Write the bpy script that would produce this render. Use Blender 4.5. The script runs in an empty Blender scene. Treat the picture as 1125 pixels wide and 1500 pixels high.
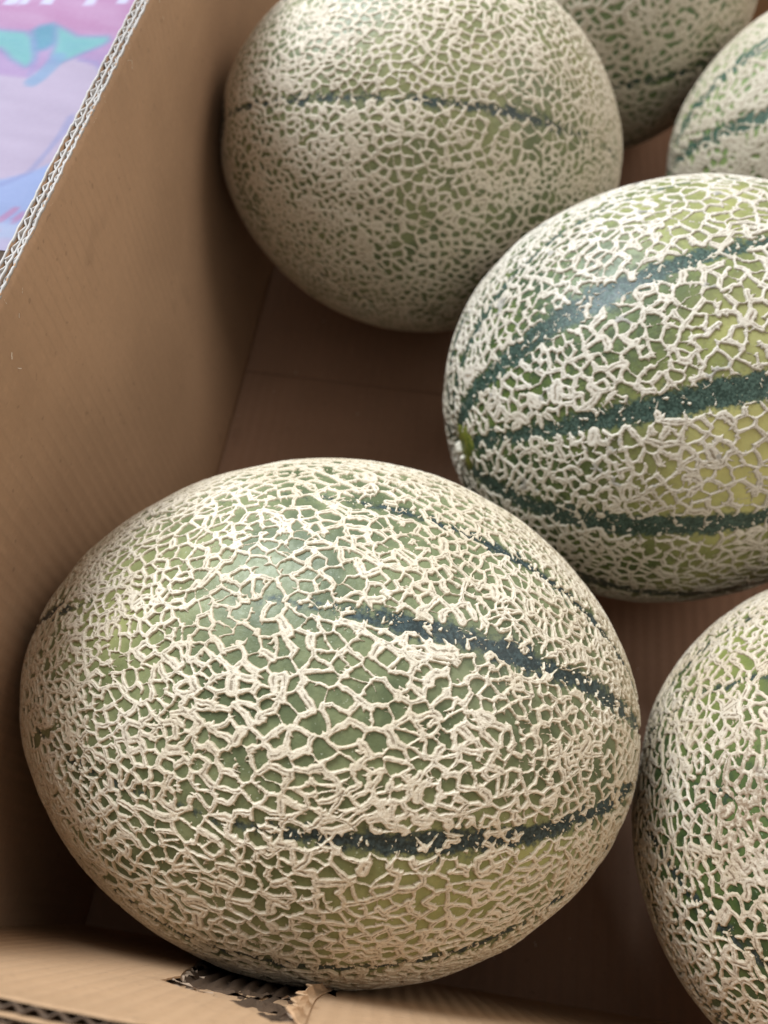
import bpy, bmesh, math, random
import numpy as np
from mathutils import Matrix, Vector

random.seed(7)
SC = bpy.context.scene
COL = SC.collection
H = 0.30                                   # camera height above the box floor, metres

# ------------------------------------------------------------------ camera
cam_d = bpy.data.cameras.new('camera')
cam = bpy.data.objects.new('camera', cam_d)
COL.objects.link(cam)
RW = np.array([[0.98963257, 0.12743904, -0.06623187],     # world axes seen from the camera
               [0.14360945, -0.87187076, 0.4682069],
               [0.00192221, -0.47286432, -0.88113316]])
cx, cy, cz = RW[:, 0], -RW[:, 1], -RW[:, 2]
cam.matrix_world = Matrix(((cx[0], cy[0], cz[0], 0), (cx[1], cy[1], cz[1], 0), (cx[2], cy[2], cz[2], H), (0, 0, 0, 1)))
cam_d.sensor_fit = 'VERTICAL'
cam_d.sensor_height = 36.0
cam_d.lens = 36.0 * 1145.99 / 1500.0
cam_d.clip_start = 0.01
cam_d.clip_end = 50
cam_d.dof.use_dof = True
cam_d.dof.focus_distance = 0.172
cam_d.dof.aperture_fstop = 13.0
SC.camera = cam

# ------------------------------------------------------------------ light
W = bpy.data.worlds.new('World')
SC.world = W
W.use_nodes = True
bg = W.node_tree.nodes['Background']
bg.inputs['Color'].default_value = (1.0, 0.965, 0.92, 1)
bg.inputs['Strength'].default_value = 0.36


def area(name, az, el, dist, target, size, size_y, power, color):
    d = bpy.data.lights.new(name, 'AREA')
    d.shape = 'RECTANGLE'
    d.size, d.size_y, d.energy, d.color = size, size_y, power, color
    o = bpy.data.objects.new(name, d)
    COL.objects.link(o)
    a, e = math.radians(az), math.radians(el)
    v = Vector((math.cos(a) * math.cos(e), math.sin(a) * math.cos(e), math.sin(e)))
    o.location = Vector(target) + v * dist
    o.rotation_euler = (-v).to_track_quat('-Z', 'Y').to_euler()
    return o


area('window_light', 22, 44, 1.5, (0.0, 0.12, 0.1), 0.9, 0.7, 5.5, (1.0, 0.95, 0.88))
area('door_light', 137, 45, 1.5, (0.1, 0.2, 0.1), 0.9, 0.6, 30, (0.82, 0.91, 1.0))

SC.view_settings.view_transform = 'Standard'
SC.view_settings.look = 'None'
SC.view_settings.gamma = 1
SC.view_settings.use_curve_mapping = False
SC.view_settings.exposure = 0.66


# ------------------------------------------------------------------ helpers
def tag(o, label=None, cat=None, group=None, kind=None):
    if label: o['label'] = label
    if cat: o['category'] = cat
    if group: o['group'] = group
    if kind: o['kind'] = kind
    return o


def empty(name, loc):
    o = bpy.data.objects.new(name, None)
    o.empty_display_size = 0.02
    COL.objects.link(o)
    o.location = loc
    return o


def link(name, me, mat, parent=None, loc=(0, 0, 0)):
    o = bpy.data.objects.new(name, me)
    COL.objects.link(o)
    if mat: me.materials.append(mat)
    if parent: o.parent = parent
    o.location = loc
    return o


def pymesh(name, v, f, mat, parent=None, smooth=False, loc=(0, 0, 0)):
    me = bpy.data.meshes.new(name)
    me.from_pydata([tuple(map(float, p)) for p in v], [], f)
    if smooth: me.polygons.foreach_set('use_smooth', [True] * len(me.polygons))
    me.update()
    return link(name, me, mat, parent, loc)


def fastmesh(name, V, Q, attrs, smooth=True):
    me = bpy.data.meshes.new(name)
    n, m = len(V), len(Q)
    me.vertices.add(n)
    me.vertices.foreach_set('co', V.astype(np.float32).ravel())
    me.loops.add(m * 4)
    me.loops.foreach_set('vertex_index', Q.astype(np.int32).ravel())
    me.polygons.add(m)
    me.polygons.foreach_set('loop_start', np.arange(0, m * 4, 4, dtype=np.int32))
    me.polygons.foreach_set('use_smooth', np.full(m, smooth))
    for k, a in attrs.items():
        if a.ndim == 1:
            at = me.attributes.new(k, 'FLOAT', 'POINT')
            at.data.foreach_set('value', a.astype(np.float32))
        else:
            at = me.attributes.new(k, 'FLOAT_COLOR', 'POINT')
            c = np.ones((n, 4), np.float32)
            c[:, :3] = a
            at.data.foreach_set('color', c.ravel())
    me.update(calc_edges=True)
    me.validate()
    return me


def _hash(i, j, k, s):
    h = (i * 374761393 + j * 668265263 + k * 2147483647 + s * 974711) & 0xffffffff
    h = ((h ^ (h >> 13)) * 1274126177) & 0xffffffff
    h = ((h ^ (h >> 16)) * 2246822519) & 0xffffffff
    return ((h ^ (h >> 15)) & 0xffff).astype(np.float32) / 32767.5 - 1.0


def noise(P, freq, s=0):
    """value noise in -1..1"""
    p = np.asarray(P, np.float64) * freq + 100.37
    i = np.floor(p).astype(np.int64)
    f = (p - i).astype(np.float32)
    f = f * f * (3 - 2 * f)
    r = 0
    for a in (0, 1):
        wx = f[..., 0] if a else 1 - f[..., 0]
        for b in (0, 1):
            wy = f[..., 1] if b else 1 - f[..., 1]
            for c in (0, 1):
                wz = f[..., 2] if c else 1 - f[..., 2]
                r = r + wx * wy * wz * _hash(i[..., 0] + a, i[..., 1] + b, i[..., 2] + c, s)
    return r


def sstep(a, b, x):
    t = np.clip((x - a) / (b - a), 0, 1)
    return t * t * (3 - 2 * t)


# ------------------------------------------------------------------ material nodes
class NT:
    def __init__(self, name):
        self.m = bpy.data.materials.new(name)
        self.m.use_nodes = True
        self.t = self.m.node_tree
        self.b = self.t.nodes['Principled BSDF']

    def n(self, typ, **kw):
        x = self.t.nodes.new(typ)
        for k, v in kw.items(): setattr(x, k, v)
        return x

    def put(self, sock, v):
        if isinstance(v, bpy.types.NodeSocket): self.t.links.new(v, sock)
        elif isinstance(v, (tuple, list)) and len(v) == 3 and sock.type == 'RGBA': sock.default_value = (*v, 1)
        else: sock.default_value = v

    def math(self, op, a, b=0.0, c=0.0, clamp=False):
        x = self.n('ShaderNodeMath', operation=op, use_clamp=clamp)
        for s, v in zip(x.inputs, (a, b, c)): self.put(s, v)
        return x.outputs[0]

    def mix(self, f, a, b, blend='MIX'):
        x = self.n('ShaderNodeMix', data_type='RGBA', blend_type=blend)
        self.put(x.inputs[0], f); self.put(x.inputs[6], a); self.put(x.inputs[7], b)
        return x.outputs[2]

    def attr(self, name):
        return self.n('ShaderNodeAttribute', attribute_name=name).outputs

    def coord(self, which='Object', scale=(1, 1, 1)):
        x = self.n('ShaderNodeTexCoord')
        m = self.n('ShaderNodeMapping')
        m.inputs['Scale'].default_value = scale
        self.t.links.new(x.outputs[which], m.inputs['Vector'])
        return m.outputs[0]

    def noise(self, scale, detail=3, rough=0.55, vec=None, dist=0.0):
        x = self.n('ShaderNodeTexNoise')
        x.inputs['Scale'].default_value = scale
        x.inputs['Detail'].default_value = detail
        x.inputs['Roughness'].default_value = rough
        x.inputs['Distortion'].default_value = dist
        self.put(x.inputs['Vector'], vec if vec is not None else self.coord())
        return x.outputs['Fac']

    def ss(self, v, a, b, lo=0.0, hi=1.0):
        x = self.n('ShaderNodeMapRange', interpolation_type='SMOOTHSTEP')
        self.put(x.inputs[0], v)
        for i, q in zip((1, 2, 3, 4), (a, b, lo, hi)): x.inputs[i].default_value = q
        return x.outputs[0]

    def bump(self, h, dist, strength=1.0, normal=None):
        x = self.n('ShaderNodeBump')
        x.inputs['Strength'].default_value = strength
        x.inputs['Distance'].default_value = dist
        self.put(x.inputs['Height'], h)
        if normal is not None: self.put(x.inputs['Normal'], normal)
        return x.outputs[0]

    def out(self, color, rough=0.6, normal=None, spec=0.5, coat=0.0, coat_r=0.2, sss=0.0):
        self.put(self.b.inputs['Base Color'], color)
        self.put(self.b.inputs['Roughness'], rough)
        self.put(self.b.inputs['Specular IOR Level'], spec)
        if coat:
            self.put(self.b.inputs['Coat Weight'], coat)
            self.put(self.b.inputs['Coat Roughness'], coat_r)
        if normal is not None: self.put(self.b.inputs['Normal'], normal)
        return self.m


def kraft(name, base, flute=None, pitch=0.004, stain=0.25):
    """brown kraft liner: fibres, blotches and faint flute lines pressed through"""
    t = NT(name)
    big = t.noise(14, 4, 0.6)
    fib = t.noise(900, 3, 0.6, t.coord(scale=(1, 1, 0.6)))
    fib2 = t.noise(500, 2, 0.5, t.coord(scale=(0.6, 0.6, 1)))
    speck = t.ss(t.noise(420, 1, 0.4), 0.70, 0.78)
    dark = tuple(c * 0.90 for c in base)
    lite = tuple(min(1, c * 1.07) for c in base)
    c = t.mix(t.ss(big, 0.3, 0.7), dark, lite)
    c = t.mix(t.math('MULTIPLY', t.ss(fib, 0.45, 0.75), stain), c, tuple(q * 0.7 for q in base))
    c = t.mix(t.math('MULTIPLY', t.ss(fib2, 0.5, 0.8), 0.25), c, tuple(min(1, q * 1.3) for q in base))
    c = t.mix(t.math('MULTIPLY', speck, 0.35), c, tuple(q * 0.35 for q in base))
    h = t.math('ADD', fib, fib2)
    nrm = t.bump(h, 0.00012, 0.5)
    if flute is not None:
        sep = t.n('ShaderNodeSeparateXYZ')
        t.put(sep.inputs[0], t.coord())
        wob = t.math('MULTIPLY', t.noise(30, 2), 0.0015)
        ph = t.math('MULTIPLY', t.math('ADD', sep.outputs[flute], wob), 2 * math.pi / pitch)
        nrm = t.bump(t.math('MULTIPLY', t.math('SINE', ph), 0.5), 0.00014, 0.9, nrm)
        line = t.math('MULTIPLY', t.ss(t.math('SINE', ph), 0.55, 1.0), t.ss(t.noise(22, 2), 0.4, 0.62, 0.0, 0.16))
        c = t.mix(line, c, tuple(q * 0.6 for q in base))
    scuff = t.math('MULTIPLY', t.ss(t.noise(60, 5, 0.7, t.coord(scale=(1, 1, 2.2))), 0.62, 0.75), t.ss(t.noise(380, 3, 0.7), 0.5, 0.7))
    c = t.mix(t.math('MULTIPLY', scuff, 0.30), c, tuple(min(1, q * 1.5) for q in base))
    stain_ = t.ss(t.noise(45, 2, 0.4), 0.70, 0.74)
    c = t.mix(t.math('MULTIPLY', stain_, 0.18), c, tuple(q * 0.5 for q in base))
    return t.out(c, t.ss(big, 0.2, 0.8, 0.62, 0.78), nrm, 0.25)


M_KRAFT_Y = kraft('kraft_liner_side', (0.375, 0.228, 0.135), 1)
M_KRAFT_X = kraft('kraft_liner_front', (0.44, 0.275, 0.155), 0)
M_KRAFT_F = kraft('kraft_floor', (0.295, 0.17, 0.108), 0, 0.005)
M_EDGE = kraft('cut_paper_edge', (0.40, 0.37, 0.345), None, stain=0.35)
M_INNER = kraft('shade_darkened_paper', (0.085, 0.052, 0.031), None, stain=0.5)  # brown paper darkened in its colour to give the torn hole's inner shade
M_TORN = kraft('torn_paper', (0.30, 0.215, 0.15), None, stain=0.5)


# ------------------------------------------------------------------ melons
def frame(az, ti):
    u = np.array([math.cos(az) * math.cos(ti), math.sin(az) * math.cos(ti), math.sin(ti)])
    s = np.array([-math.sin(az), math.cos(az), 0])
    return np.array([u, s, np.cross(u, s)])


def rind_material(name, light, mid, deep, stripe, yellow, mottle=0.3, speck=0.5, coat=0.10):
    t = NT(name)
    n1 = t.noise(70, 3, 0.6)
    n2 = t.noise(420, 3, 0.65)
    n3 = t.noise(1300, 2, 0.5)
    c = t.mix(t.ss(n1, 0.35, 0.66), light, mid)
    c = t.mix(t.math('MULTIPLY', t.ss(n2, 0.46, 0.62), mottle), c, deep)
    ye = t.attr('yellow')[2]
    c = t.mix(t.math('MULTIPLY', ye, t.ss(n1, 0.15, 0.6, 1.0, 0.65)), c, yellow)
    sd = t.math('ADD', t.attr('stripe')[2], t.math('ADD', t.math('MULTIPLY', t.math('SUBTRACT', n2, 0.5), 7.0), t.math('MULTIPLY', t.math('SUBTRACT', t.noise(160, 2), 0.5), 4.0)))
    dark = t.ss(sd, -1.5, 1.0)
    sc = t.mix(t.math('MULTIPLY', t.ss(t.math('ADD', t.math('MULTIPLY', n3, 0.6), t.math('MULTIPLY', n2, 0.4)), 0.40, 0.66), speck), stripe, tuple(min(1, q * 3.0 + 0.04) for q in stripe))
    c = t.mix(dark, c, sc)
    lent = t.ss(t.noise(1500, 1, 0.3), 0.72, 0.78)
    c = t.mix(t.math('MULTIPLY', lent, 0.45), c, tuple(min(1, q * 1.2 + 0.2) for q in light))
    nrm = t.bump(n2, 0.0003, 0.35)
    nrm = t.bump(n3, 0.00015, 0.4, nrm)
    return t.out(c, t.ss(n2, 0.3, 0.7, 0.42, 0.6), nrm, 0.34, coat, 0.3)


def net_material(name, cream, tan, crack, bruise=0.0, bruise_col=(0.16, 0.16, 0.15)):
    t = NT(name)
    n1 = t.noise(55, 3, 0.6)
    n2 = t.noise(700, 3, 0.65)
    n3 = t.noise(2200, 2, 0.6)
    dn = t.attr('across')[2]
    ht = t.attr('height')[2]
    c = t.mix(t.ss(n1, 0.3, 0.7), cream, tan)
    c = t.mix(t.math('MULTIPLY', t.ss(n2, 0.45, 0.75), 0.35), c, tuple(q * 0.72 for q in tan))
    c = t.mix(t.math('MULTIPLY', t.ss(n3, 0.5, 0.75), 0.35), c, tuple(min(1, q * 1.2) for q in cream))
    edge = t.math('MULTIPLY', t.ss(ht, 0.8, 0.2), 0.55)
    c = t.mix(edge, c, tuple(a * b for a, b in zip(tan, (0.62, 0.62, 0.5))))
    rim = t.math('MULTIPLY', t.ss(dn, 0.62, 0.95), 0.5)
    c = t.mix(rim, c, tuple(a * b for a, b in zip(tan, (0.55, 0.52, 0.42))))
    terrace = t.math('MULTIPLY', t.math('MULTIPLY', t.ss(dn, 0.34, 0.42), t.ss(dn, 0.52, 0.44)), t.ss(n2, 0.35, 0.6, 0.0, 0.6))
    c = t.mix(terrace, c, tuple(q * 0.6 for q in tan))
    cr = t.math('MULTIPLY', t.ss(dn, 0.36, 0.10), t.ss(n2, 0.36, 0.55))
    c = t.mix(t.math('MULTIPLY', cr, 0.85), c, crack)
    br = t.attr('brown')[2]
    c = t.mix(t.math('MULTIPLY', br, t.ss(n2, 0.3, 0.62)), c, (0.20, 0.13, 0.075))
    if bruise:
        nb = t.noise(130, 2, 0.5)
        c = t.mix(t.math('MULTIPLY', t.ss(nb, 0.66, 0.70), bruise), c, bruise_col)
    nrm = t.bump(n2, 0.0004, 0.45)
    nrm = t.bump(n3, 0.0002, 0.5, nrm)
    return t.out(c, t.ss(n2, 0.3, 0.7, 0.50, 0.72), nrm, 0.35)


def voronoi(q):
    bm = bmesh.new()
    for p in q: bm.verts.new(p)
    bmesh.ops.convex_hull(bm, input=bm.verts[:], use_existing_faces=False)
    bmesh.ops.triangulate(bm, faces=bm.faces[:])
    bm.normal_update()
    bm.faces.index_update()
    V = np.array([f.normal[:] for f in bm.faces])
    C = np.array([f.calc_center_median()[:] for f in bm.faces])
    V *= np.sign((V * C).sum(1))[:, None]
    E = np.array([[e.link_faces[0].index, e.link_faces[1].index] for e in bm.edges if len(e.link_faces) == 2])
    bm.free()
    return V, E


class Melon:
    def __init__(self, par, shape, stripes, seed):
        self.p = np.array(par, float)
        self.p[[0, 1, 2, 5, 6]] *= H
        self.p[2] += H
        self.p[0] += shape[2] * H; self.p[1] += shape[3] * H
        self.c = self.p[:3]
        self.A = frame(self.p[3], self.p[4])
        self.a, self.b = self.p[5] * shape[4], self.p[6] * shape[5]
        self.e1, self.e2 = shape[:2]
        self.st = [(math.radians(f), np.array(tab).T) for f, tab in stripes]
        self.seed = seed
        self.rng = np.random.default_rng(seed)
        u = self.A[0]
        self.zb = self.c[2] - math.sqrt(self.b ** 2 + (self.a ** 2 - self.b ** 2) * u[2] ** 2)

    def stripe(self, q):
        """signed depth inside the nearest stripe (mm) and distance to the nearest suture (mm)"""
        t = q[..., 0]
        phi = np.arctan2(q[..., 2], q[..., 1])
        rho = np.sqrt(np.clip(1 - t * t, 0, 1)) * self.b * 1000
        best = np.full(t.shape, -30.0)
        near = np.full(t.shape, 99.0)
        for f, tab in self.st:
            d = np.abs((phi - f + np.pi) % (2 * np.pi) - np.pi) * rho
            hw = np.interp(t, tab[0], tab[1])
            hw = np.minimum(hw, 0.15 * rho)
            best = np.maximum(best, hw - d)
            near = np.minimum(near, d)
        return best, near

    def pos(self, q, h=0.0):
        t = q[..., 0]
        m = 1 + self.e1 * t + self.e2 * (t * t - 0.33)
        _, near = self.stripe(q)
        m = m - 0.011 * np.exp(-(near / 3.6) ** 2) * (0.35 + 0.65 * t * t)
        m = m + 0.006 * noise(q, 2.3, self.seed + 5)
        # a shallow dimple at both ends
        dim = 1 - 0.03 * np.exp(-((1 - np.abs(t)) / 0.012))
        P = np.stack([self.a * t * dim, self.b * m * q[..., 1], self.b * m * q[..., 2]], -1)
        n = np.stack([t / self.a, q[..., 1] / self.b, q[..., 2] / self.b], -1)
        n /= np.linalg.norm(n, axis=-1, keepdims=True)
        return P + n * np.asarray(h)[..., None] if np.ndim(h) else P

    def world(self, P):
        return P @ self.A + self.c - np.array([self.c[0], self.c[1], self.zb])

    def direction(self, v):
        """unit parameter direction for a world direction from the centre"""
        q = (self.A @ np.asarray(v, float)) / np.array([self.a, self.b, self.b])
        return q / np.linalg.norm(q)

    # ---- the net as a graph of tapering ridges
    def network(self, ncell, w, jitter, drop, spur, lines, thin, polegrow, speck_n, clear=0.95):
        rng = self.rng
        i = np.arange(ncell) + 0.5
        z = 1 - 2 * i / ncell
        ph = i * np.pi * (1 + 5 ** 0.5)
        q = np.stack([z, np.sqrt(1 - z * z) * np.cos(ph), np.sqrt(1 - z * z) * np.sin(ph)], 1)
        sp = math.sqrt(4 * np.pi / ncell)
        q += rng.normal(size=q.shape) * sp * jitter
        # uneven cell size: pull points together in some regions, towards the ends
        for k in range(3): q[:, k] += 0.045 * noise(q, 4.0, 11 + k + self.seed)
        q[:, 0] += polegrow * np.sin(np.clip(q[:, 0], -1, 1) * np.pi)
        q /= np.linalg.norm(q, axis=1, keepdims=True)
        V, E = voronoi(q)
        V += rng.normal(size=V.shape) * sp * 0.08
        V /= np.linalg.norm(V, axis=1, keepdims=True)
        S0, S1, W0, W1 = [], [], [], []

        def seg(a, b, wa, wb):
            S0.append(a); S1.append(b); W0.append(wa); W1.append(wb)

        def curve(a, b, wa, wb, bend, n=3):
            d = b - a
            side = np.cross((a + b) / 2, d)
            o = rng.normal() * bend
            o2 = rng.normal() * bend * 0.4
            prev, pw = a, wa
            for k in range(1, n + 1):
                s = k / n
                x = a + d * s + side * (o * 4 * s * (1 - s) + o2 * math.sin(2 * math.pi * s))
                x = x / np.linalg.norm(x)
                ww = wa + (wb - wa) * s
                if 0 < k < n: ww *= rng.uniform(0.85, 1.12)
                seg(prev, x, pw, ww)
                prev, pw = x, ww

        mid = V[E].mean(1)
        wn = 1 + 0.26 * noise(mid, 5.0, 31 + self.seed) + 0.18 * noise(mid, 17.0, 32 + self.seed)
        L = np.linalg.norm(V[E[:, 0]] - V[E[:, 1]], axis=1)
        for k, (i0, i1) in enumerate(E):
            a, b = V[i0], V[i1]
            ww = w * wn[k] * math.exp(rng.normal() * 0.34)
            if L[k] < sp * 0.10:
                seg(a, b, ww, ww); continue
            r = rng.random()
            if r < drop:
                f = rng.uniform(0.15, 0.5)
                if rng.random() < 0.8: curve(a, a + (b - a) * f, ww, ww * 0.2, 0.2, 2)
                f = rng.uniform(0.15, 0.45)
                if rng.random() < 0.6: curve(b, b + (a - b) * f, ww, ww * 0.2, 0.2, 2)
                continue
            if r < drop + thin: ww *= rng.uniform(0.22, 0.5)
            curve(a, b, ww, ww * rng.uniform(0.8, 1.2), 0.07)
            n_s = rng.poisson(spur)
            for _ in range(n_s):
                s = rng.uniform(0.1, 0.9)
                x = a + (b - a) * s
                d = (b - a) / L[k]
                side = np.cross(x, d) * rng.choice((-1, 1))
                ang = rng.uniform(-0.9, 0.9)
                v = side * math.cos(ang) + d * math.sin(ang)
                ln = sp * rng.uniform(0.2, 0.62)
                ws = ww * rng.uniform(0.35, 0.9)
                curve(x, x + v * ln, ws, ws * 0.15, 0.18, 2)
        # long fissures running from end to end, slightly proud of the rest
        for _ in range(lines):
            f = rng.uniform(0, 2 * np.pi)
            t0 = rng.uniform(-0.85, 0.7); t1 = t0 + rng.uniform(0.2, 0.6)
            g = rng.uniform(0, 99)
            dr = rng.normal() * 0.25
            ts = np.arange(t0, min(t1, 0.93), 0.03)
            wl = w * rng.uniform(0.9, 1.35)
            pts = []
            for t in ts:
                fi = f + dr * (t - t0) + 0.05 * math.sin(t * 9 + g) + 0.03 * math.sin(t * 23 + 2 * g) + rng.normal() * 0.012
                ro = math.sqrt(1 - t * t)
                pts.append(np.array([t, ro * math.cos(fi), ro * math.sin(fi)]))
            for k in range(len(pts) - 1):
                seg(pts[k], pts[k + 1], wl * rng.uniform(0.8, 1.1), wl * rng.uniform(0.8, 1.1))
        S0, S1, W0, W1 = map(np.array, (S0, S1, W0, W1))
        # nothing but short pale dashes inside the dark stripes
        for Sx, Wx in ((S0, W0), (S1, W1)):
            sd, _ = self.stripe(Sx)
            sd = sd + 1.4 * noise(Sx, 28.0, 77) + 1.2 * noise(Sx, 90.0, 78)
            Wx *= 1 - clear * sstep(-0.9, 0.5, sd) * sstep(-0.62, -0.5, noise(Sx, 24.0, 79))
        keep = (W0 > w * 0.12) | (W1 > w * 0.12)
        S0, S1, W0, W1 = S0[keep], S1[keep], W0[keep], W1[keep]
        if speck_n:
            D0, D1, DW = [], [], []
            for f, tab in self.st:
                for _ in range(speck_n):
                    t = rng.uniform(-0.97, 0.97)
                    hw = np.interp(t, tab[0], tab[1])
                    if hw <= 0.2: continue
                    ro = math.sqrt(1 - t * t)
                    off = rng.normal() * 0.6 * hw / 1000 / (self.b * ro)
                    off = max(-1.1 * hw / 1000 / self.b / ro, min(1.1 * hw / 1000 / self.b / ro, off))
                    x = np.array([t, ro * math.cos(f + off), ro * math.sin(f + off)])
                    ax = np.cross(x, (1, 0, 0)); ax /= np.linalg.norm(ax) + 1e-9
                    al = np.cross(ax, x)
                    ang = rng.normal() * 0.7
                    v = ax * math.cos(ang) + al * math.sin(ang)
                    ln = abs(rng.normal()) * 0.0009 / self.b
                    D0.append(x); D1.append(x + v * ln); DW.append(min(0.5, math.exp(rng.normal() * 0.6) * 0.13) * 1e-3)
            if D0:
                D0, D1, DW = np.array(D0), np.array(D1), np.array(DW)
                S0 = np.vstack([S0, D0]); S1 = np.vstack([S1, D1])
                W0 = np.concatenate([W0, DW]); W1 = np.concatenate([W1, DW * 0.6])
        S1 = S1 / np.linalg.norm(S1, axis=1, keepdims=True)
        S0 = S0 / np.linalg.norm(S0, axis=1, keepdims=True)
        return S0, S1, W0, W1

    def net_patch(self, e0, e1, e2, al, be, net, wref, height):
        """one face of a cube wrapped on the melon: splat every ridge into a height field"""
        S0, S1, W0, W1 = net
        X, Y = np.meshgrid(np.tan(al), np.tan(be), indexing='ij')
        q = e0 + X[..., None] * e1 + Y[..., None] * e2
        q /= np.linalg.norm(q, axis=-1, keepdims=True)
        P = self.pos(q)
        Pw = P.copy()
        for k in range(3):
            Pw[..., k] += 0.00022 * noise(P, 330, 41 + k) + 0.00017 * noise(P, 1100, 44 + k)
        Pw = Pw.astype(np.float32)
        A0, A1 = self.pos(S0).astype(np.float32), self.pos(S1).astype(np.float32)
        kk = 0.09 * wref
        acc = np.zeros(X.shape, np.float32)
        best = np.full(X.shape, -1.0, np.float32)
        dn = np.ones(X.shape, np.float32)
        d0, d1 = S0 @ e0, S1 @ e0
        a0, b0 = np.arctan2(S0 @ e1, d0), np.arctan2(S0 @ e2, d0)
        a1, b1 = np.arctan2(S1 @ e1, d1), np.arctan2(S1 @ e2, d1)
        mg = (np.maximum(W0, W1) + 0.0009) / (0.62 * min(self.a, self.b))
        ok = (d0 > 0.2) & (d1 > 0.2)
        ia = np.searchsorted(al, np.minimum(a0, a1) - mg); ib = np.searchsorted(al, np.maximum(a0, a1) + mg)
        ja = np.searchsorted(be, np.minimum(b0, b1) - mg); jb = np.searchsorted(be, np.maximum(b0, b1) + mg)
        ok &= (ib > ia) & (jb > ja)
        for s in np.nonzero(ok)[0]:
            sl = (slice(ia[s], ib[s]), slice(ja[s], jb[s]))
            p = Pw[sl] - A0[s]
            d = A1[s] - A0[s]
            dd = float(d @ d) + 1e-12
            t = np.clip((p @ d) / dd, 0, 1)
            r = p - t[..., None] * d
            dist = np.sqrt((r * r).sum(-1))
            ww = W0[s] + (W1[s] - W0[s]) * t
            f = ww - dist
            acc[sl] += np.exp(np.clip(f / kk, -14, 14))
            bs = best[sl]
            m = f > bs
            bs[m] = f[m]
            dn[sl][m] = (dist / np.maximum(ww, 1e-5))[m]
        f = kk * np.log(acc + 1e-9)
        u = np.clip(f / (0.40 * wref), 0, 1)
        hh = np.sqrt(u * (2 - u))
        rough = 0.06 * noise(P, 900, 51) + 0.05 * noise(P, 1900, 52)
        crack = 0.38 * np.exp(-(dn / 0.20) ** 2) * sstep(-0.25, 0.25, noise(P, 420, 53)) * (u > 0.9)
        ridge = 0.85 + 0.40 * noise(P, 120, 54)
        h = np.where(f > 0, height * hh * (ridge + rough - crack), np.maximum(2.0 * f, -0.0005))
        Pn = self.pos(q, h)
        nx, ny = X.shape
        idx = np.arange(nx * ny).reshape(nx, ny)
        Q = np.stack([idx[:-1, :-1], idx[1:, :-1], idx[1:, 1:], idx[:-1, 1:]], -1)
        fm = np.maximum.reduce([f[:-1, :-1], f[1:, :-1], f[1:, 1:], f[:-1, 1:]])
        Q = Q[fm > -0.00003].reshape(-1, 4)
        return Pn.reshape(-1, 3), Q, dn.ravel(), np.where(f > 0, hh, 0).ravel(), q.reshape(-1, 3)

    def netting(self, net, n, wref, height, brown=None):
        e0 = self.direction(np.array([0, 0, H]) - self.c)
        e1 = np.cross(e0, (0.1, 0.3, 0.95)); e1 /= np.linalg.norm(e1)
        e2 = np.cross(e0, e1)
        g = np.linspace(-np.pi / 4, np.pi / 4, n)
        # fine up to the horizon seen from above, coarser on the underside
        side = np.concatenate([np.linspace(0, 0.36, int(n * 0.23)), np.linspace(0.36, 1, int(n * 0.13))[1:]]) * np.pi / 2 - np.pi / 4
        low = np.linspace(-np.pi / 4, np.pi / 4, max(36, n // 8))
        faces = [(e0, e1, e2, g, g)]
        # each side face: its "be" axis starts at the seam with the front face and runs to the back
        faces += [(e1, e2, -e0, g, side), (-e1, -e2, -e0, g, side), (e2, -e1, -e0, g, side), (-e2, e1, -e0, g, side)]
        faces += [(-e0, e2, e1, low, low)]
        Vs, Qs, D, HH, QQ, off = [], [], [], [], [], 0
        for fa in faces:
            P, Q, dn, hh, q = self.net_patch(*fa, net, wref, height)
            use = np.unique(Q)
            mp = np.zeros(len(P), np.int64); mp[use] = np.arange(len(use)) + off
            e_0, e_1, e_2 = fa[:3]
            if np.dot(np.cross(e_1, e_2), e_0) < 0: Q = Q[:, ::-1]
            Vs.append(P[use]); Qs.append(mp[Q]); D.append(dn[use]); HH.append(hh[use]); QQ.append(q[use])
            off += len(use)
        V = self.world(np.vstack(Vs)); Q = np.vstack(Qs)
        q = np.vstack(QQ)
        br = np.zeros(len(V))
        if brown:
            for d, r, amt in brown:
                x = np.linalg.norm(q - d, axis=1)
                br = np.maximum(br, amt * np.exp(-(x / r) ** 2))
        # weld the seams between the patches so that shading runs through
        key = np.round(V / 2e-6).astype(np.int64)
        kh = key[:, 0] * 73856093 ^ key[:, 1] * 19349663 ^ key[:, 2] * 83492791
        _, first, inv = np.unique(kh, return_index=True, return_inverse=True)
        Q = inv[Q]
        good = np.ones(len(Q), bool)
        for i in range(4): good &= Q[:, i] != Q[:, (i + 1) % 4]
        return fastmesh('netting', V[first], Q[good], {'across': np.concatenate(D)[first], 'height': np.concatenate(HH)[first], 'brown': br[first]})

    def rind(self, n, yellow=()):
        th = np.linspace(0.004, np.pi - 0.004, n)
        ph = np.linspace(0, 2 * np.pi, 2 * n + 1)[:-1]
        T, F = np.meshgrid(th, ph, indexing='ij')
        q = np.stack([np.cos(T), np.sin(T) * np.cos(F), np.sin(T) * np.sin(F)], -1)
        P = self.pos(q)
        sd, _ = self.stripe(q)
        ye = np.zeros(T.shape)
        for d, r, amt in yellow:
            x = np.linalg.norm(q - d, axis=-1)
            ye = np.maximum(ye, amt * np.exp(-(x / r) ** 2))
        ye = np.clip(ye * (1 + 0.5 * noise(q, 5, 3)), 0, 1)
        idx = np.arange(T.size).reshape(T.shape)
        r2 = np.roll(idx, -1, 1)
        Q = np.stack([idx[:-1], idx[1:], r2[1:], r2[:-1]], -1).reshape(-1, 4)
        return fastmesh('rind', self.world(P.reshape(-1, 3)), Q, {'stripe': np.clip(sd, -20, 20).ravel(), 'yellow': ye.ravel()})

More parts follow.
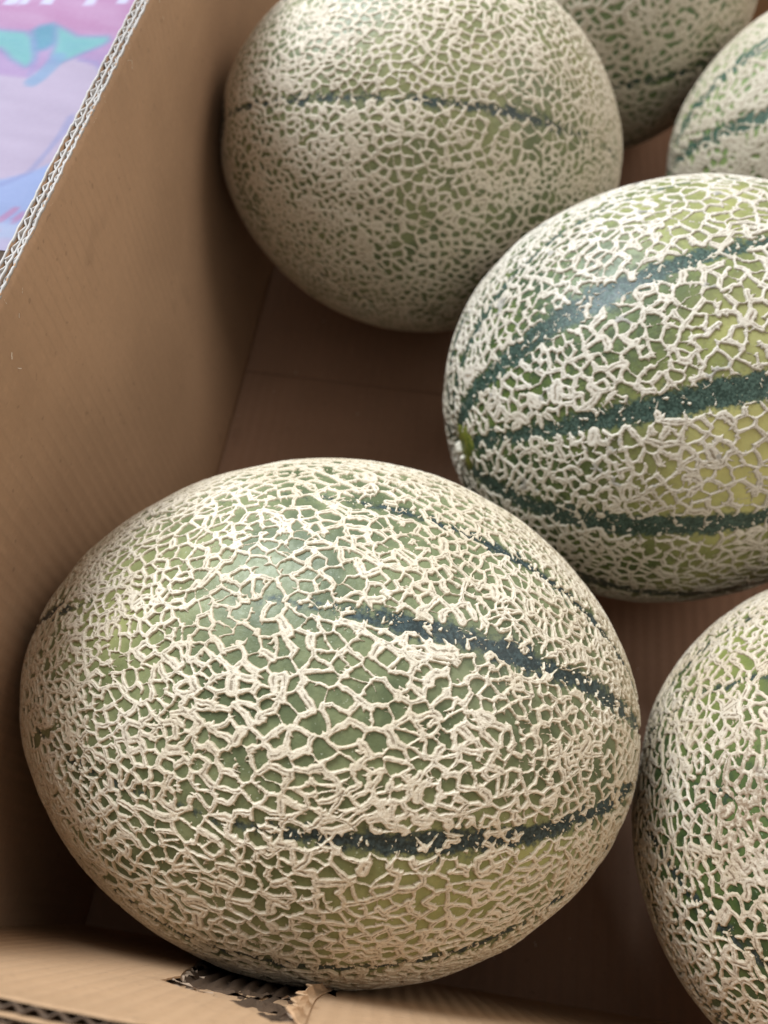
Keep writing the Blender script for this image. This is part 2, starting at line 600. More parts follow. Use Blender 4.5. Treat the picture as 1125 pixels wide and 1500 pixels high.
    def pixel(self, x, y):
        """parameter direction where the line of sight through a spot of the photograph meets the melon"""
        d = RW @ np.array([x - 562.5, y - 750.0, 1145.99])
        sc = np.array([self.a, self.b, self.b])
        o = (self.A @ (np.array([0, 0, H]) - self.c)) / sc
        d = (self.A @ d) / sc
        aa, bb, cc = d @ d, 2 * o @ d, o @ o - 1
        D = max(0.0, bb * bb - 4 * aa * cc)
        q = o + d * (-bb - math.sqrt(D)) / 2 / aa
        return q / np.linalg.norm(q)


def flat(v): return [(-1, v), (1, v)]


def build_melon(M, label, rind_mat, net_mat, n_net, n_rind, net_args, wref, height, yellow=(), brown=None):
    root = empty('melon', (M.c[0], M.c[1], M.zb))
    tag(root, label, 'melon', 'netted melons packed in the cardboard box')
    link('rind', M.rind(n_rind, yellow), rind_mat, root)
    net = M.network(**net_args)
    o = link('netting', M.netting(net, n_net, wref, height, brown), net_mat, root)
    o['kind'] = 'stuff'
    return root


MA = Melon([-0.075, 0.1852, -0.7481, -0.0202, 0.0422, 0.283, 0.2318], (0.0257, -0.0603, -0.0031, -0.0004, 1.0104, 0.9856),
           [(61.5, [(-1, .5), (-.5, .5), (-.3, -1), (-.05, .1), (.1, .9), (.5, 1.6), (1, 1.7)]),
            (88, [(-1, 2.4), (-.75, 2.0), (-.6, -1.5), (-.12, -1.2), (.0, .4), (.12, .6), (.2, 2.0), (.5, 2.6), (1, 2.0)]),
            (126, [(-1, -1), (-.5, .9), (-.42, -.5), (-.1, -.6), (.05, .9), (.12, 1.5), (.4, 2.5), (.8, 1.9), (1, 1.7)]),
            (158, flat(1.2)), (190, flat(1.5)), (226, flat(1.5)), (262, flat(1.5)), (298, flat(1.5)), (334, flat(1.2)), (12, flat(1.0)), (36, flat(1.0))], 3)
MB = Melon([-0.0812, 0.9562, -0.7334, 0.2802, -0.2752, 0.2796, 0.2365], (-0.0205, -0.10, 0.0017, 0.0033, 1.0191, 0.9812),
           [(131, [(-1, .8), (-.8, 1.0), (-.6, 1.0), (.2, 1.2), (.4, .6), (.55, -.5), (.7, .2), (1, .2)]),
            (165, flat(-0.9)), (198, flat(-0.4)), (100, flat(-0.8)), (66, [(-1, .5), (0, 1.2), (1, .2)]),
            (232, flat(1.2)), (268, flat(1.2)), (304, flat(1.2)), (340, flat(1.2)), (20, flat(1.2))], 12)
MC = Melon([0.2519, 0.6075, -0.7571, 0.3847, 0.0397, 0.2649, 0.2429], (-0.0059, 0.0656, 0.0033, 0.0007, 1.0054, 1.0147),
           [(61.5, [(-1, 1.5), (-.8, 1.5), (-.5, 1.6), (-.3, .2), (1, .5)]),
            (92, [(-1, 2.5), (-.8, 3.4), (-.5, 4.0), (-.3, 2.6), (0, 2.0), (1, 2)]),
            (123.5, [(-1, 2.5), (-.8, 2.0), (-.5, 3.8), (0, 4.4), (1, 3)]),
            (155, [(-1, 2.5), (-.8, 3.2), (-.5, 3.8), (0, 3.0), (1, 3)]),
            (187, flat(3.0)), (222, flat(3.0)), (258, flat(3.0)), (294, flat(3.0)), (330, flat(3.0)), (5, flat(2.5)), (33, flat(2.5))], 23)
MD = Melon([0.3924, 0.1538, -0.7623, -0.1915, 0.2058, 0.1706, 0.2175], (0.0109, -0.0041, 0.0009, -0.0003, 1.0046, 1.0066),
           [(19, flat(1.6)), (47, flat(0.9)), (76, [(-1, .6), (-.6, .5), (1, 1)]), (108, [(-1, -.5), (-.6, .2), (1, .5)]),
            (140, flat(1.0)), (172, flat(1.5)), (208, flat(2)), (244, flat(2)), (280, flat(2)), (316, flat(2)), (350, flat(2))], 34)
ME = Melon([0.1511, 1.4285, -0.7584, 0.3041, 0.0576, 0.264, 0.2424], (0, 0, 0, 0, 1, 1),
           [(178, flat(1.5)), (145, flat(-0.5)), (112, flat(1.2)), (78, flat(2)), (212, flat(2.5)), (248, flat(2.5)), (284, flat(2)), (320, flat(2)), (355, flat(2)), (40, flat(2))], 45)
MF = Melon([0.5546, 1.0921, -0.7615, 0.0408, 0.1998, 0.2759, 0.2369], (0, 0, 0, 0, 1, 1),
           [(88, flat(3.0)), (122, [(-1, 2), (-.8, 3.4), (1, 4)]), (155, flat(2.5)), (56, flat(2.5)), (190, flat(2.5)), (225, flat(2.5)), (260, flat(2.5)), (295, flat(2.5)), (330, flat(2.5)), (22, flat(2.5))], 56)

CREAM, TAN, CRACK = (0.65, 0.575, 0.455), (0.54, 0.455, 0.33), (0.17, 0.125, 0.075)
build_melon(MA, 'large netted melon with coarse cream netting over pale sage skin, beside the torn front wall',
            rind_material('sage_rind', (0.165, 0.182, 0.088), (0.075, 0.093, 0.040), (0.040, 0.056, 0.020), (0.006, 0.016, 0.016), (0.42, 0.40, 0.13), 0.25, 0.6),
            net_material('cream_netting', CREAM, TAN, CRACK),
            540, 140, dict(ncell=7400, w=0.00048, jitter=0.26, drop=0.045, spur=1.1, lines=30, thin=0.13, polegrow=0.07, speck_n=330, clear=0.92), 0.00053, 0.00058,
            yellow=[(MA.pixel(610, 1330), 0.33, 0.55), (MA.pixel(170, 860), 0.30, 0.5), (MA.pixel(760, 1270), 0.2, 0.6)])
rc = build_melon(MC, 'netted melon with broad dark green stripes and a round stem scar at its left end',
                 rind_material('striped_rind', (0.085, 0.118, 0.028), (0.032, 0.060, 0.017), (0.013, 0.030, 0.010), (0.010, 0.026, 0.017), (0.60, 0.54, 0.20), 0.75, 0.8),
                 net_material('grey_cream_netting', (0.61, 0.555, 0.47), (0.51, 0.45, 0.36), CRACK, 0.55),
     380, 120, dict(ncell=5400, w=0.00055, jitter=0.27, drop=0.07, spur=1.4, lines=10, thin=0.13, polegrow=0.10, speck_n=300, clear=0.9), 0.00058, 0.00054,
                 yellow=[(MC.pixel(1120, 680), 0.40, 1.0), (MC.pixel(1060, 850), 0.30, 0.5), (MC.pixel(1040, 290), 0.35, 0.5), (MC.pixel(1125, 470), 0.25, 0.6)])
build_melon(MB, 'olive melon with very fine netting and one thin dark stripe, against the left wall',
            rind_material('olive_rind', (0.165, 0.18, 0.08), (0.095, 0.115, 0.052), (0.045, 0.062, 0.03), (0.010, 0.020, 0.018), (0.30, 0.27, 0.10), 0.3, 0.5),
            net_material('khaki_netting', (0.60, 0.53, 0.42), (0.53, 0.455, 0.345), (0.15, 0.11, 0.06)),
            300, 100, dict(ncell=7600, w=0.00057, jitter=0.24, drop=0.03, spur=0.4, lines=6, thin=0.1, polegrow=0.05, speck_n=200, clear=0.8), 0.00054, 0.00032,
            yellow=[(MB.pixel(640, 90), 0.5, 0.5), (MB.pixel(850, 100), 0.3, 0.5)])
build_melon(MD, 'deep green netted melon with brown cracked patches, at the right by the front wall',
            rind_material('deep_green_rind', (0.075, 0.105, 0.028), (0.034, 0.058, 0.017), (0.012, 0.026, 0.010), (0.006, 0.014, 0.012), (0.33, 0.33, 0.09), 0.5, 0.6),
            net_material('buff_netting', (0.60, 0.52, 0.41), (0.50, 0.40, 0.28), (0.12, 0.075, 0.04), 0.2),
            320, 100, dict(ncell=4900, w=0.00055, jitter=0.28, drop=0.08, spur=1.0, lines=14, thin=0.12, polegrow=0.05, speck_n=300, clear=0.8), 0.00060, 0.00054,
            yellow=[(MD.pixel(1080, 960), 0.3, 0.7)],
            brown=[(MD.pixel(1085, 1180), 0.2, 0.9), (MD.pixel(1120, 1170), 0.16, 0.8), (MD.pixel(1010, 1440), 0.25, 0.45), (MD.pixel(960, 1190), 0.12, 0.4)])
FAINT = dict(jitter=0.3, drop=0.05, spur=0.3, lines=4, thin=0.1, polegrow=0.05, speck_n=160, clear=0.75)
build_melon(ME, 'netted melon with fine grey netting, hindmost in the box between two others',
            rind_material('grey_green_rind', (0.12, 0.16, 0.06), (0.08, 0.12, 0.05), (0.04, 0.07, 0.03), (0.010, 0.025, 0.022), (0.3, 0.27, 0.1), 0.3, 0.4),
            net_material('grey_netting', (0.52, 0.46, 0.37), (0.44, 0.38, 0.29), CRACK),
            190, 70, dict(ncell=4600, w=0.00090, **FAINT), 0.00080, 0.00045)
build_melon(MF, 'netted melon with slanting dark green stripes, far right behind the one with a stem scar',
            rind_material('banded_rind', (0.20, 0.25, 0.085), (0.12, 0.18, 0.06), (0.05, 0.09, 0.03), (0.026, 0.055, 0.035), (0.3, 0.27, 0.1), 0.3, 0.4),
            net_material('beige_netting', (0.48, 0.42, 0.32), (0.40, 0.34, 0.25), CRACK),
            190, 70, dict(ncell=4600, w=0.00090, **FAINT), 0.00080, 0.00045)


# stem scar on the striped melon
def disc_part(M, name, centre, r, h, mat, parent, squash=1.0, seed=1, ring=10, seg=28):
    e0 = centre / np.linalg.norm(centre)
    e1 = np.cross(e0, (0.2, 0.1, 1.0)); e1 /= np.linalg.norm(e1)
    e2 = np.cross(e0, e1)
    V, F = [], []
    for i in range(ring + 1):
        s = i / ring
        for k in range(seg):
            a = 2 * math.pi * k / seg
            rr = r * s * (1 + 0.10 * math.sin(3 * a + seed) + 0.07 * math.sin(5 * a + 2 * seed))
            q = e0 + (e1 * math.cos(a) * squash + e2 * math.sin(a)) * rr / M.b
            q /= np.linalg.norm(q)
            hh = h * (1 - s ** 3) - 0.0004 * (s > 0.99) - 0.35 * h * math.exp(-(s / 0.45) ** 2)
            V.append(M.world(M.pos(q[None], np.array([hh]))[0]))
    for i in range(ring):
        for k in range(seg):
            a, b = i * seg + k, i * seg + (k + 1) % seg
            F.append((a, b, b + seg, a + seg))
    return pymesh(name, V, F, mat, parent, True)


t = NT('stem_scar_skin')
M_SCAR = t.out(t.mix(t.ss(t.noise(300, 3), 0.35, 0.65), (0.15, 0.155, 0.022), (0.06, 0.085, 0.014)), 0.42, t.bump(t.noise(500, 2), 0.0004, 0.5))
t = NT('stem_scar_cork')
M_CORK = t.out(t.mix(t.noise(600, 3), (0.62, 0.58, 0.48), (0.40, 0.34, 0.25)), 0.8, t.bump(t.noise(900, 2), 0.0006, 0.8))
qs = MC.pixel(678, 653)
sc_o = disc_part(MC, 'stem_scar', qs, 0.0080, 0.0009, M_SCAR, rc)
disc_part(MC, 'scar_core', MC.pixel(669, 658), 0.0028, 0.0032, M_CORK, sc_o, seed=4, ring=6, seg=16)
disc_part(MC, 'scar_core', MC.pixel(677, 670), 0.0011, 0.0026, M_CORK, sc_o, seed=2, ring=5, seg=12)


# ------------------------------------------------------------------ cardboard box
X0, X1, Y0, Y1 = -0.3323 * H, 0.256, -0.0155, 0.53
RIM = 0.576 * H
TH = 0.0033
box = empty('cardboard_box', (0, 0, 0))
tag(box, 'open brown double wall cardboard box with a torn front wall, holding the melons', 'box')


def bulge(y, z):
    g = 0.0086 * np.exp(-((y - 0.058) / 0.05) ** 2) + 0.0074 * np.exp(-((y - 0.284) / 0.085) ** 2)
    g = g * np.exp(-((z - 0.080) / 0.072) ** 2) * (1 - np.exp(-z / 0.015)) * np.clip((RIM - z) / 0.03, 0, 1)
    return g + 0.0007 * np.sin(y * 23 + 1) * np.clip((RIM - z) / 0.05, 0, 1)


def grid_sheet(name, u, v, fn, mat, parent):
    U, V = np.meshgrid(u, v, indexing='ij')
    P = fn(U, V).reshape(-1, 3)
    idx = np.arange(U.size).reshape(U.shape)
    Q = np.stack([idx[:-1, :-1], idx[1:, :-1], idx[1:, 1:], idx[:-1, 1:]], -1).reshape(-1, 4)
    me = fastmesh(name, P, Q, {})
    o = link(name, me, mat, parent)
    m = o.modifiers.new('thickness', 'SOLIDIFY')
    m.thickness = 0.00035
    m.offset = 0
    return o


def rough_rim(s, seed):
    p = np.stack([s, 0 * s, 0 * s], -1)
    return 0.00035 * noise(p, 900, seed) + 0.0004 * noise(p, 160, seed + 1)


ys = np.linspace(Y0 - TH, Y1, 240)
zs = np.linspace(0, 1, 60)
left = {}
for nm, off, sd in (('inner_liner', 0.0, 3), ('middle_liner', -TH * 0.42, 6), ('outer_liner', -TH, 9)):
    def fn(U, V, off=off, sd=sd):
        z = V * (RIM + rough_rim(U, sd))
        return np.stack([X0 + off - bulge(U, z), U, z], -1)
    left[nm] = grid_sheet(nm, np.linspace(Y0 - TH, Y1, 420) if off else ys, np.linspace(0, 1, 31) if off else zs, fn, M_KRAFT_Y, box)
for nm, lo, hi, pitch, sd in (('fluting', -TH * 0.42, 0.0, 0.0030, 13), ('fluting', -TH, -TH * 0.42, 0.0040, 14)):
    def fn(U, V, lo=lo, hi=hi, pitch=pitch, sd=sd):
        z = (0.82 + 0.18 * V) * (RIM + rough_rim(U, sd) - 0.0003)
        ph = U / pitch * 2 * math.pi + 0.9 * noise(np.stack([U, 0 * U, 0 * U], -1), 120, sd)
        w = np.sin(ph) + 0.12 * np.sin(3 * ph + 1)
        amp = (hi - lo) / 2 - 0.0003
        return np.stack([X0 + (lo + hi) / 2 + amp * w - bulge(U, z), U + 0.0004 * np.sin(2 * ph), z], -1)
    grid_sheet(nm, np.linspace(Y0 - TH, Y1, int(10 * (Y1 - Y0) / pitch)), np.linspace(0, 1, 6), fn, M_EDGE, box)
# pale cut rim strips on the three liners
for off in (0.0, -TH * 0.42, -TH):
    def fn(U, V, off=off):
        z = RIM + rough_rim(U, {0.0: 3}.get(off, 6 if off > -0.002 else 9)) + 0.0001 - V * 0.0006
        return np.stack([X0 + off - 0.00002 + 0.00010 * noise(np.stack([U, V, 0 * U], -1), 700, 5) - bulge(U, z), U, z], -1)
    o = grid_sheet('cut_edge', np.linspace(Y0 - TH, Y1, 900), np.linspace(0, 1, 2), fn, M_EDGE, box)
    o.modifiers[0].thickness = 0.00042


# front wall, with the torn hand hole
def front_y(z): return -0.0125 - 0.0030 * (z / RIM)


def on_front(px, py):
    d = RW @ np.array([px - 562.5, py - 750.0, 1145.99])
    # y = front_y(z), start at (0,0,H)
    k = 0.0030 / RIM
    tt = (-0.0125 - k * H) / (d[1] + k * d[2])
    return d[0] * tt, H + d[2] * tt


hole_px = [(236, 1437), (262, 1447), (300, 1457), (340, 1469), (372, 1485), (398, 1499), (425, 1499), (436, 1497), (444, 1478), (452, 1464), (470, 1452), (492, 1462), (500, 1440), (470, 1425), (420, 1400), (340, 1390), (290, 1410), (262, 1431)]
hole = [(x, max(z, 0.012 + 0.004 * math.sin(x * 300))) for x, z in (on_front(*p) for p in hole_px)]


def front_sheet(name, off, mat, with_hole, seed):
    bm = bmesh.new()
    rng = random.Random(seed)
    outer = []
    n = 90
    for k in range(n + 1):
        x = X0 - TH + (X1 - X0 + TH) * k / n
        outer.append((x, RIM + 0.0009 * math.sin(x * 160 + seed) + rng.uniform(-0.0004, 0.0004)))
    outer += [(X1, 0), (X0 - TH, 0)]
    loops = [outer]
    if with_hole:
        hh = []
        m = len(hole)
        for i in range(m):
            a, b = hole[i], hole[(i + 1) % m]
            for s in range(5):
                f = s / 5
                j = 0.0003
                hh.append((a[0] + (b[0] - a[0]) * f + rng.uniform(-j, j), a[1] + (b[1] - a[1]) * f + rng.uniform(-j, j)))
        loops.append(hh)
    edges = []
    for lp in loops:
        vs = [bm.verts.new((x, front_y(z) + off, z)) for x, z in lp]
        edges += [bm.edges.new((vs[i], vs[(i + 1) % len(vs)])) for i in range(len(vs))]
    bmesh.ops.triangle_fill(bm, use_beauty=True, use_dissolve=False, edges=edges)
    me = bpy.data.meshes.new(name)
    bm.to_mesh(me); bm.free()
    o = link(name, me, mat, box)
    mod = o.modifiers.new('thickness', 'SOLIDIFY')
    mod.thickness = 0.0004; mod.offset = 0
    return o


front_sheet('inner_liner', 0.0, M_KRAFT_X, True, 1)
front_sheet('middle_liner', -TH * 0.55, M_KRAFT_X, False, 2)
front_sheet('outer_liner', -TH, M_KRAFT_X, False, 3)
for lo, hi, pitch, sd in ((-TH * 0.55, 0, 0.0036, 21), (-TH, -TH * 0.55, 0.0030, 22)):
    def fn(U, V, lo=lo, hi=hi, pitch=pitch, sd=sd):
        z = V * (RIM + 0.0009 * np.sin(U * 160 + 1.5) + 0.0006 * noise(np.stack([U, 0 * U, 0 * U], -1), 500, sd))
        p3 = np.stack([U, 0 * U, z], -1)
        ph = U / pitch * 2 * math.pi + 2.6 * noise(p3, 110, sd) + 1.2 * noise(p3, 300, sd + 5)
        amp = (hi - lo) / 2 - 0.0003
        hx, hz = on_front(385, 1460)
        crush = np.exp(-((U - hx) / 0.030) ** 4 - ((z - hz) / 0.020) ** 4)
        amp = amp * (1 - 0.7 * crush)
        return np.stack([U, front_y(z) - crush * 0.0011 * (1 + noise(p3, 240, sd + 7)) + (lo + hi) / 2 + amp * np.sin(ph) * (0.8 + 0.2 * noise(p3, 200, sd + 2)), z], -1)
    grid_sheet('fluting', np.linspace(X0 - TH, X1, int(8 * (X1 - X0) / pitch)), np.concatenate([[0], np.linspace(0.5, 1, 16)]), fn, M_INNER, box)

# ragged shreds of liner hanging in the tear
bm = bmesh.new()
rng = random.Random(5)
for k in range(70):
    i = rng.randrange(len(hole)); a, b = hole[i], hole[(i + 1) % len(hole)]
    f = rng.random()
    x, z = a[0] + (b[0] - a[0]) * f, a[1] + (b[1] - a[1]) * f
    cxh, czh = on_front(390, 1455)
    ang = math.atan2(czh - z, cxh - x) + rng.uniform(-0.9, 0.9)
    ln, wd = rng.choice((1, 1, 2)) * rng.uniform(0.0008, 0.0045), rng.uniform(0.0002, 0.0012)
    prev = None
    y0 = front_y(z) - 0.0002
    for s in range(5):
        g = s / 4
        px_, pz_ = x + math.cos(ang) * ln * g, z + math.sin(ang) * ln * g
        yy = y0 + rng.uniform(-0.0009, 0.0007) * g - 0.0006 * g
        w_ = wd * (1 - g) + 0.0001
        v1 = bm.verts.new((px_ - math.sin(ang) * w_, yy, pz_ + math.cos(ang) * w_))
        v2 = bm.verts.new((px_ + math.sin(ang) * w_, yy + rng.uniform(-0.0004, 0.0004), pz_ - math.cos(ang) * w_))
        if prev: bm.faces.new((prev[0], prev[1], v2, v1))
        prev = (v1, v2)
me = bpy.data.meshes.new('torn_shreds'); bm.to_mesh(me); bm.free()
o = link('torn_shreds', me, M_TORN, box); o['kind'] = 'stuff'
# strip of liner peeled up along the right side of the tear
bm = bmesh.new()
rng = random.Random(11)
edge = [on_front(*p) for p in ((434, 1506), (440, 1492), (446, 1478), (453, 1466), (464, 1457), (478, 1452))]
rows = []
for k in range(31):
    g = k / 30 * (len(edge) - 1)
    i = min(int(g), len(edge) - 2)
    x = edge[i][0] + (edge[i + 1][0] - edge[i][0]) * (g - i) + 0.0012
    z = edge[i][1] + (edge[i + 1][1] - edge[i][1]) * (g - i)
    reach = 0.0030 + 0.0012 * math.sin(k * 0.9) + rng.uniform(-0.0010, 0.0010)
    row = []
    for j in range(6):
        f = j / 5
        row.append(bm.verts.new((x - reach * f * 0.8, front_y(z) + 0.00035 + 0.0016 * f * f + 0.0003 * f * math.sin(k * 0.7), z + 0.0004 * f * rng.uniform(-1, 1))))
    rows.append(row)
for r0, r1 in zip(rows, rows[1:]):
    for j in range(5): bm.faces.new((r0[j], r0[j + 1], r1[j + 1], r1[j]))
me = bpy.data.meshes.new('peeled_liner'); bm.to_mesh(me); bm.free()
o = link('peeled_liner', me, M_KRAFT_X, box)
m = o.modifiers.new('thickness', 'SOLIDIFY'); m.thickness = 0.0003; m.offset = 0
# crumpled layer of paper inside the tear
bm = bmesh.new()
xa, za = on_front(250, 1405); xb, zb = on_front(500, 1505)
nx, nz = 60, 26
gv = []
for i in range(nx + 1):
    for j in range(nz + 1):
        x = xa + (xb - xa) * i / nx; z = za + (zb - za) * j / nz
        p = np.array([[x, 0.0, z]])
        y = front_y(z) - 0.0008 - 0.0026 * abs(float(noise(p, 130, 3)[0])) - 0.0010 * abs(float(noise(p, 380, 4)[0])) + 0.0003 * float(noise(p, 900, 6)[0])
        gv.append(bm.verts.new((x, y, z)))
for i in range(nx):
    for j in range(nz):
        x = xa + (xb - xa) * (i + .5) / nx; z = za + (zb - za) * (j + .5) / nz
        if noise(np.array([[x, 0.0, z]]), 120, 9)[0] > -0.55:
            k = i * (nz + 1) + j
            bm.faces.new((gv[k], gv[k + 1], gv[k + nz + 2], gv[k + nz + 1]))
me = bpy.data.meshes.new('torn_layer'); bm.to_mesh(me); bm.free()
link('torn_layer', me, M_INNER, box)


def slab(name, x0, x1, y0, y1, z0, z1, mat, parent, bev=0.0004):
    bm = bmesh.new()
    bmesh.ops.create_cube(bm, size=1)
    for v in bm.verts:
        v.co = Vector(((x0 + x1) / 2 + v.co.x * (x1 - x0), (y0 + y1) / 2 + v.co.y * (y1 - y0), (z0 + z1) / 2 + v.co.z * (z1 - z0)))
    bmesh.ops.bevel(bm, geom=bm.edges[:], offset=bev, segments=2, affect='EDGES')
    me = bpy.data.meshes.new(name); bm.to_mesh(me); bm.free()
    return link(name, me, mat, parent)


SEAM = 0.753 * H
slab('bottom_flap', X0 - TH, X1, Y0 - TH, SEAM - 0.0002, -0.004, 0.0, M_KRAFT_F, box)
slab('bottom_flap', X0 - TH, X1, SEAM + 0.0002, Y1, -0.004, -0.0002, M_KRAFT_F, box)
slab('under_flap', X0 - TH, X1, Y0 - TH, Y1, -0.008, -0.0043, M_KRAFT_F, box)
slab('right_wall', X1 + 0.0002, X1 + 0.004, Y0 - TH, Y1, -0.008, RIM, M_KRAFT_Y, box)
slab('back_wall', X0 - TH, X1 + 0.004, Y1 + 0.0002, Y1 + 0.004, -0.008, RIM, M_KRAFT_X, box)

# loose paper fibres and crumbs on the wall, the rim and the floor
t = NT('paper_crumb_white')
M_CRUMB = t.out((0.72, 0.66, 0.56), 0.8)
bm = bmesh.new()
rng = random.Random(9)


def crumb(p, n, ln, wd):
    d = Vector((rng.uniform(-1, 1), rng.uniform(-1, 1), rng.uniform(-1, 1))).normalized()
    u = d.cross(n).normalized()
    pts = []
    for s in range(5):
        g = s / 4 - 0.5
        c = p + u * ln * g + d.cross(u) * ln * 0.25 * (g * g) + n * (wd + ln * 0.2 * abs(g))
        pts.append(c)
    ring = []
    for c in pts:
        v = u.cross(n)
        ring.append([bm.verts.new(c + (v * math.cos(a) + n * math.sin(a)) * wd) for a in (0, 2.1, 4.2)])
    for r0, r1 in zip(ring, ring[1:]):
        for k in range(3): bm.faces.new((r0[k], r0[(k + 1) % 3], r1[(k + 1) % 3], r1[k]))


for _ in range(26):
    y = rng.uniform(0.06, 0.30)
    crumb(Vector((X0 - float(bulge(y, RIM)), y, RIM - abs(rng.gauss(0, 0.006)))), Vector((1, 0, 0)), rng.uniform(0.0006, 0.0022), 0.00007)
for _ in range(16):
    y, z = rng.uniform(0.0, 0.3), rng.uniform(0.01, RIM)
    crumb(Vector((X0 - float(bulge(y, z)), y, z)), Vector((1, 0, 0)), rng.uniform(0.0004, 0.0012), 0.00008)
for _ in range(70):
    crumb(Vector((rng.uniform(X0, X1 * 0.8), rng.uniform(Y0, 0.3), 0.0)), Vector((0, 0, 1)), rng.uniform(0.0005, 0.0018), 0.0001)
me = bpy.data.meshes.new('paper_fibres'); bm.to_mesh(me); bm.free()
o = link('paper_fibres', me, M_CRUMB, box); o['kind'] = 'stuff'

# ------------------------------------------------------------------ printed carton beyond the left wall
LIDZ = 0.156


def at_plane(px, py, z):
    d = RW @ np.array([px - 562.5, py - 750.0, 1145.99])
    k = (z - H) / d[2]
    return d[0] * k, d[1] * k


carton = empty('printed_carton', (0, 0, 0))
tag(carton, 'pastel printed carton with turquoise leaf and pink band, outside the box at the left', 'carton')
LX1 = X0 - TH - 0.0125
LY0 = at_plane(0, 366, LIDZ)[1]
slab('carton_body', -0.52, LX1 - 0.0005, LY0 + 0.001, 0.60, -0.012, LIDZ - 0.0005, M_EDGE, carton, 0.001)

# the print: flat ink laid out in photo-free lid coordinates (u along the front edge, v away from it)
nx, ny = 230, 250
gx = np.linspace(-0.30, LX1, nx); gy = np.linspace(LY0, 0.45, ny)
GX, GY = np.meshgrid(gx, gy, indexing='ij')


def lid(pts): return np.array([at_plane(x, y, LIDZ) for x, y in pts])


def poly_sd(poly):
    """signed distance (m) to a polygon on the lid, negative inside"""
    d = np.full(GX.shape, 1.0); inside = np.zeros(GX.shape, bool)
    for i in range(len(poly)):
        a, b = poly[i], poly[(i + 1) % len(poly)]
        e = b - a
        tt = np.clip(((GX - a[0]) * e[0] + (GY - a[1]) * e[1]) / (e @ e + 1e-12), 0, 1)
        d = np.minimum(d, np.hypot(GX - a[0] - tt * e[0], GY - a[1] - tt * e[1]))
        c = (a[1] > GY) != (b[1] > GY)
        with np.errstate(divide='ignore', invalid='ignore'):
            xx = (b[0] - a[0]) * (GY - a[1]) / (b[1] - a[1] + 1e-15) + a[0]
        inside ^= c & (GX < xx)
    return np.where(inside, -d, d)


def line_d(pts):
    d = np.full(GX.shape, 1.0)
    for a, b in zip(pts, pts[1:]):
        e = b - a
        tt = np.clip(((GX - a[0]) * e[0] + (GY - a[1]) * e[1]) / (e @ e + 1e-12), 0, 1)
        d = np.minimum(d, np.hypot(GX - a[0] - tt * e[0], GY - a[1] - tt * e[1]))
    return d


P3 = np.stack([GX, GY, 0 * GX], -1)
wob = 0.0010 * noise(P3, 90, 5)
brush = noise(np.stack([GX * 0.35 + GY * 0.25, GY, 0 * GX], -1), 320, 6)
brush2 = noise(np.stack([GX * 0.3 + GY * 0.2, GY, 0 * GX], -1), 110, 7)
LIL, PINK, FRUIT, TEAL, MINT, SKY, INKB = [np.array(c) for c in ((0.50, 0.37, 0.66), (0.62, 0.30, 0.54), (0.60, 0.56, 0.72), (0.13, 0.44, 0.60), (0.25, 0.62, 0.64), (0.42, 0.56, 0.86), (0.34, 0.42, 0.72))]
c = np.zeros(GX.shape + (3,)) + LIL


def lay(mask, col, amt=1.0):
    global c
    m = (np.clip(mask, 0, 1) * amt)[..., None]
    c = c * (1 - m) + m * col


y45 = at_plane(60, 45, LIDZ)[1]
y20 = at_plane(60, 14, LIDZ)[1]
lay(sstep(y45 - 0.014, y45 + 0.006, GY + wob), PINK, 0.75)
lay(sstep(0.001, -0.001, poly_sd(lid([(-260, 130), (-120, 95), (-60, 100), (40, 115), (70, 96), (110, 86), (150, 100), (175, 150), (160, 220), (120, 300), (50, 345), (-40, 360), (-200, 340)])) + wob), FRUIT)
lay(0.5 + 0.5 * brush, np.array((0.66, 0.63, 0.77)), 0.35)
lay(sstep(0.0012, -0.0006, poly_sd(lid([(-80, 268), (0, 262), (40, 254), (100, 226), (200, 190), (200, 420), (-80, 420)])) + wob), SKY)
lay(sstep(0.0016, 0.0004, line_d(lid([(-60, 275), (0, 270), (42, 253), (70, 222), (92, 195), (105, 172)])) + wob * 0.6), INKB, 0.55)
lay(sstep(0.0016, 0.0004, line_d(lid([(118, 88), (140, 92), (152, 108)])) + wob * 0.6), INKB, 0.4)
leaf = [[(-70, 40), (0, 46), (36, 48), (46, 56), (50, 72), (46, 88), (38, 96), (18, 86), (0, 70), (-60, 74)],
        [(48, 46), (60, 38), (78, 34), (84, 42), (80, 62), (66, 70), (52, 72)],
        [(84, 38), (96, 44), (112, 54), (132, 55), (156, 55), (158, 60), (148, 66), (122, 76), (104, 84), (88, 90), (80, 80), (84, 64)]]
for pl, colr in zip(leaf, (MINT, TEAL, MINT)):
    sd = poly_sd(lid(pl)) + wob * 0.7
    lay(sstep(0.0022, 0.0002, sd), INKB * 0.5 + TEAL * 0.5, 0.6)
    lay(sstep(0.0012, -0.0014, sd), colr)
    lay(sstep(0.0, -0.004, sd) * (0.5 + 0.5 * brush2), TEAL * 0.6 + MINT * 0.4, 0.5)
lay(sstep(0.0032, 0.0012, line_d(lid([(86, 84), (74, 98), (60, 112), (48, 120)])) + wob * 0.6), TEAL * 0.5 + SKY * 0.5, 0.8)
lay(sstep(0.0014, 0.0004, line_d(lid([(50, 60), (50, 96), (44, 110)])) + wob * 0.6), INKB, 0.35)
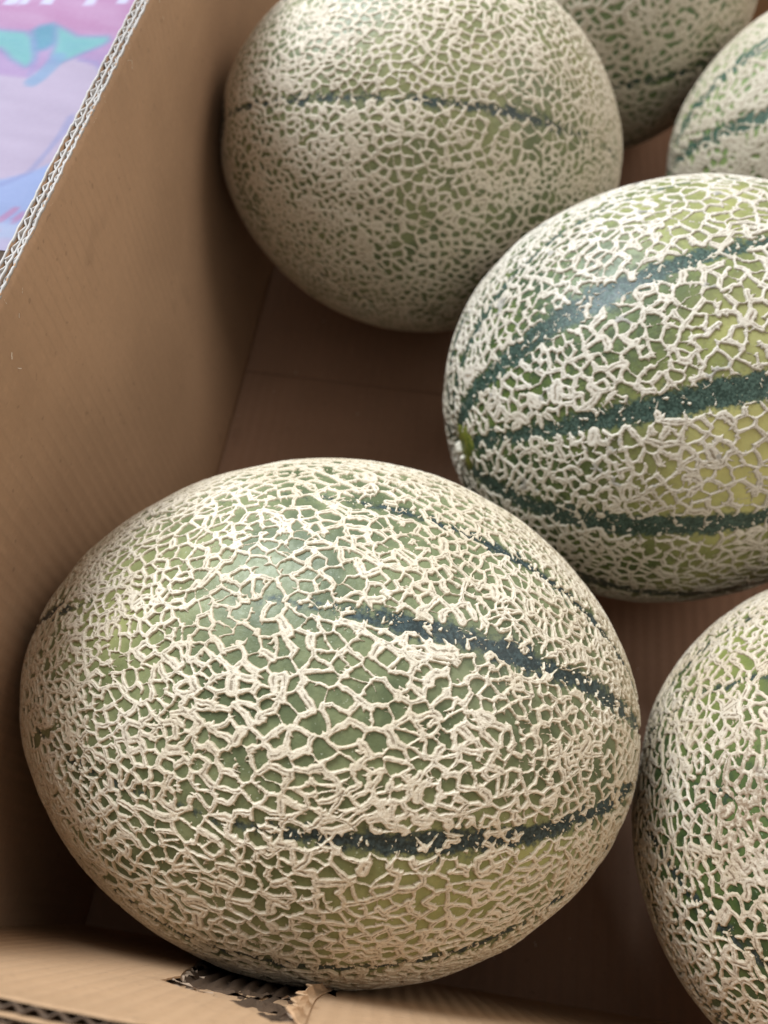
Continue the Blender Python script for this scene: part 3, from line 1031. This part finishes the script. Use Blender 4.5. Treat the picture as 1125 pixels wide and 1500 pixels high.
for pl in ([(0, 322), (14, 312), (22, 306)], [(22, 322), (32, 314)], [(-20, 345), (-6, 338)]):
    lay(sstep(0.0018, 0.0006, line_d(lid(pl)) + wob * 0.4), PINK, 0.7)
lay(sstep(LY0 + 0.005, LY0 + 0.003, GY + wob), PINK, 0.6)
lay(sstep(LY0 + 0.0115, LY0 + 0.008, GY + wob), np.array((0.66, 0.76, 0.94)), 0.6)
# feet of the title's white letters, running on beyond the frame
WHITE = np.array((0.72, 0.78, 0.95))
for pl in ([(4, 8), (26, 7), (42, -20), (30, -20)], [(26, 8), (40, 7), (58, -20), (48, -20)], [(57, 7), (76, 6), (92, -20), (78, -20)],
           [(121, 7), (138, 7), (152, -20), (138, -20)], [(169, 6), (186, 5), (200, -20), (186, -20)]):
    lay(sstep(0.0006, -0.0006, poly_sd(lid(pl)) + wob * 0.3), WHITE)
c = np.clip(np.array((0.53, 0.47, 0.46)) * (0.86 * c ** 1.4 + 0.08) * (1 + 0.05 * brush[..., None] + 0.05 * brush2[..., None]), 0, 1)
idx = np.arange(nx * ny).reshape(nx, ny)
Q = np.stack([idx[:-1, :-1], idx[1:, :-1], idx[1:, 1:], idx[:-1, 1:]], -1).reshape(-1, 4)
Z = LIDZ + 0.0004 * noise(P3, 40, 8)
me = fastmesh('printed_lid', np.stack([GX, GY, Z], -1).reshape(-1, 3), Q, {'ink': c.reshape(-1, 3)})
t = NT('printed_ink')
n = t.noise(600, 2)
t.out(t.mix(t.math('MULTIPLY', n, 0.05), t.attr('ink')[0], (0.6, 0.6, 0.7)), 0.75, t.bump(t.noise(250, 2), 0.0002, 0.3), 0.1)
lid_o = link('printed_lid', me, t.m, carton)

# ------------------------------------------------------------------ ground
t = NT('grey_floor')
gm = t.out(t.mix(t.noise(30, 4), (0.10, 0.085, 0.075), (0.17, 0.15, 0.13)), 0.75, t.bump(t.noise(200, 3), 0.0005, 0.5))
g = pymesh('ground', [(-3, -3, -0.0122), (3, -3, -0.0122), (3, 3, -0.0122), (-3, 3, -0.0122)], [(0, 1, 2, 3)], gm)
g['kind'] = 'structure'
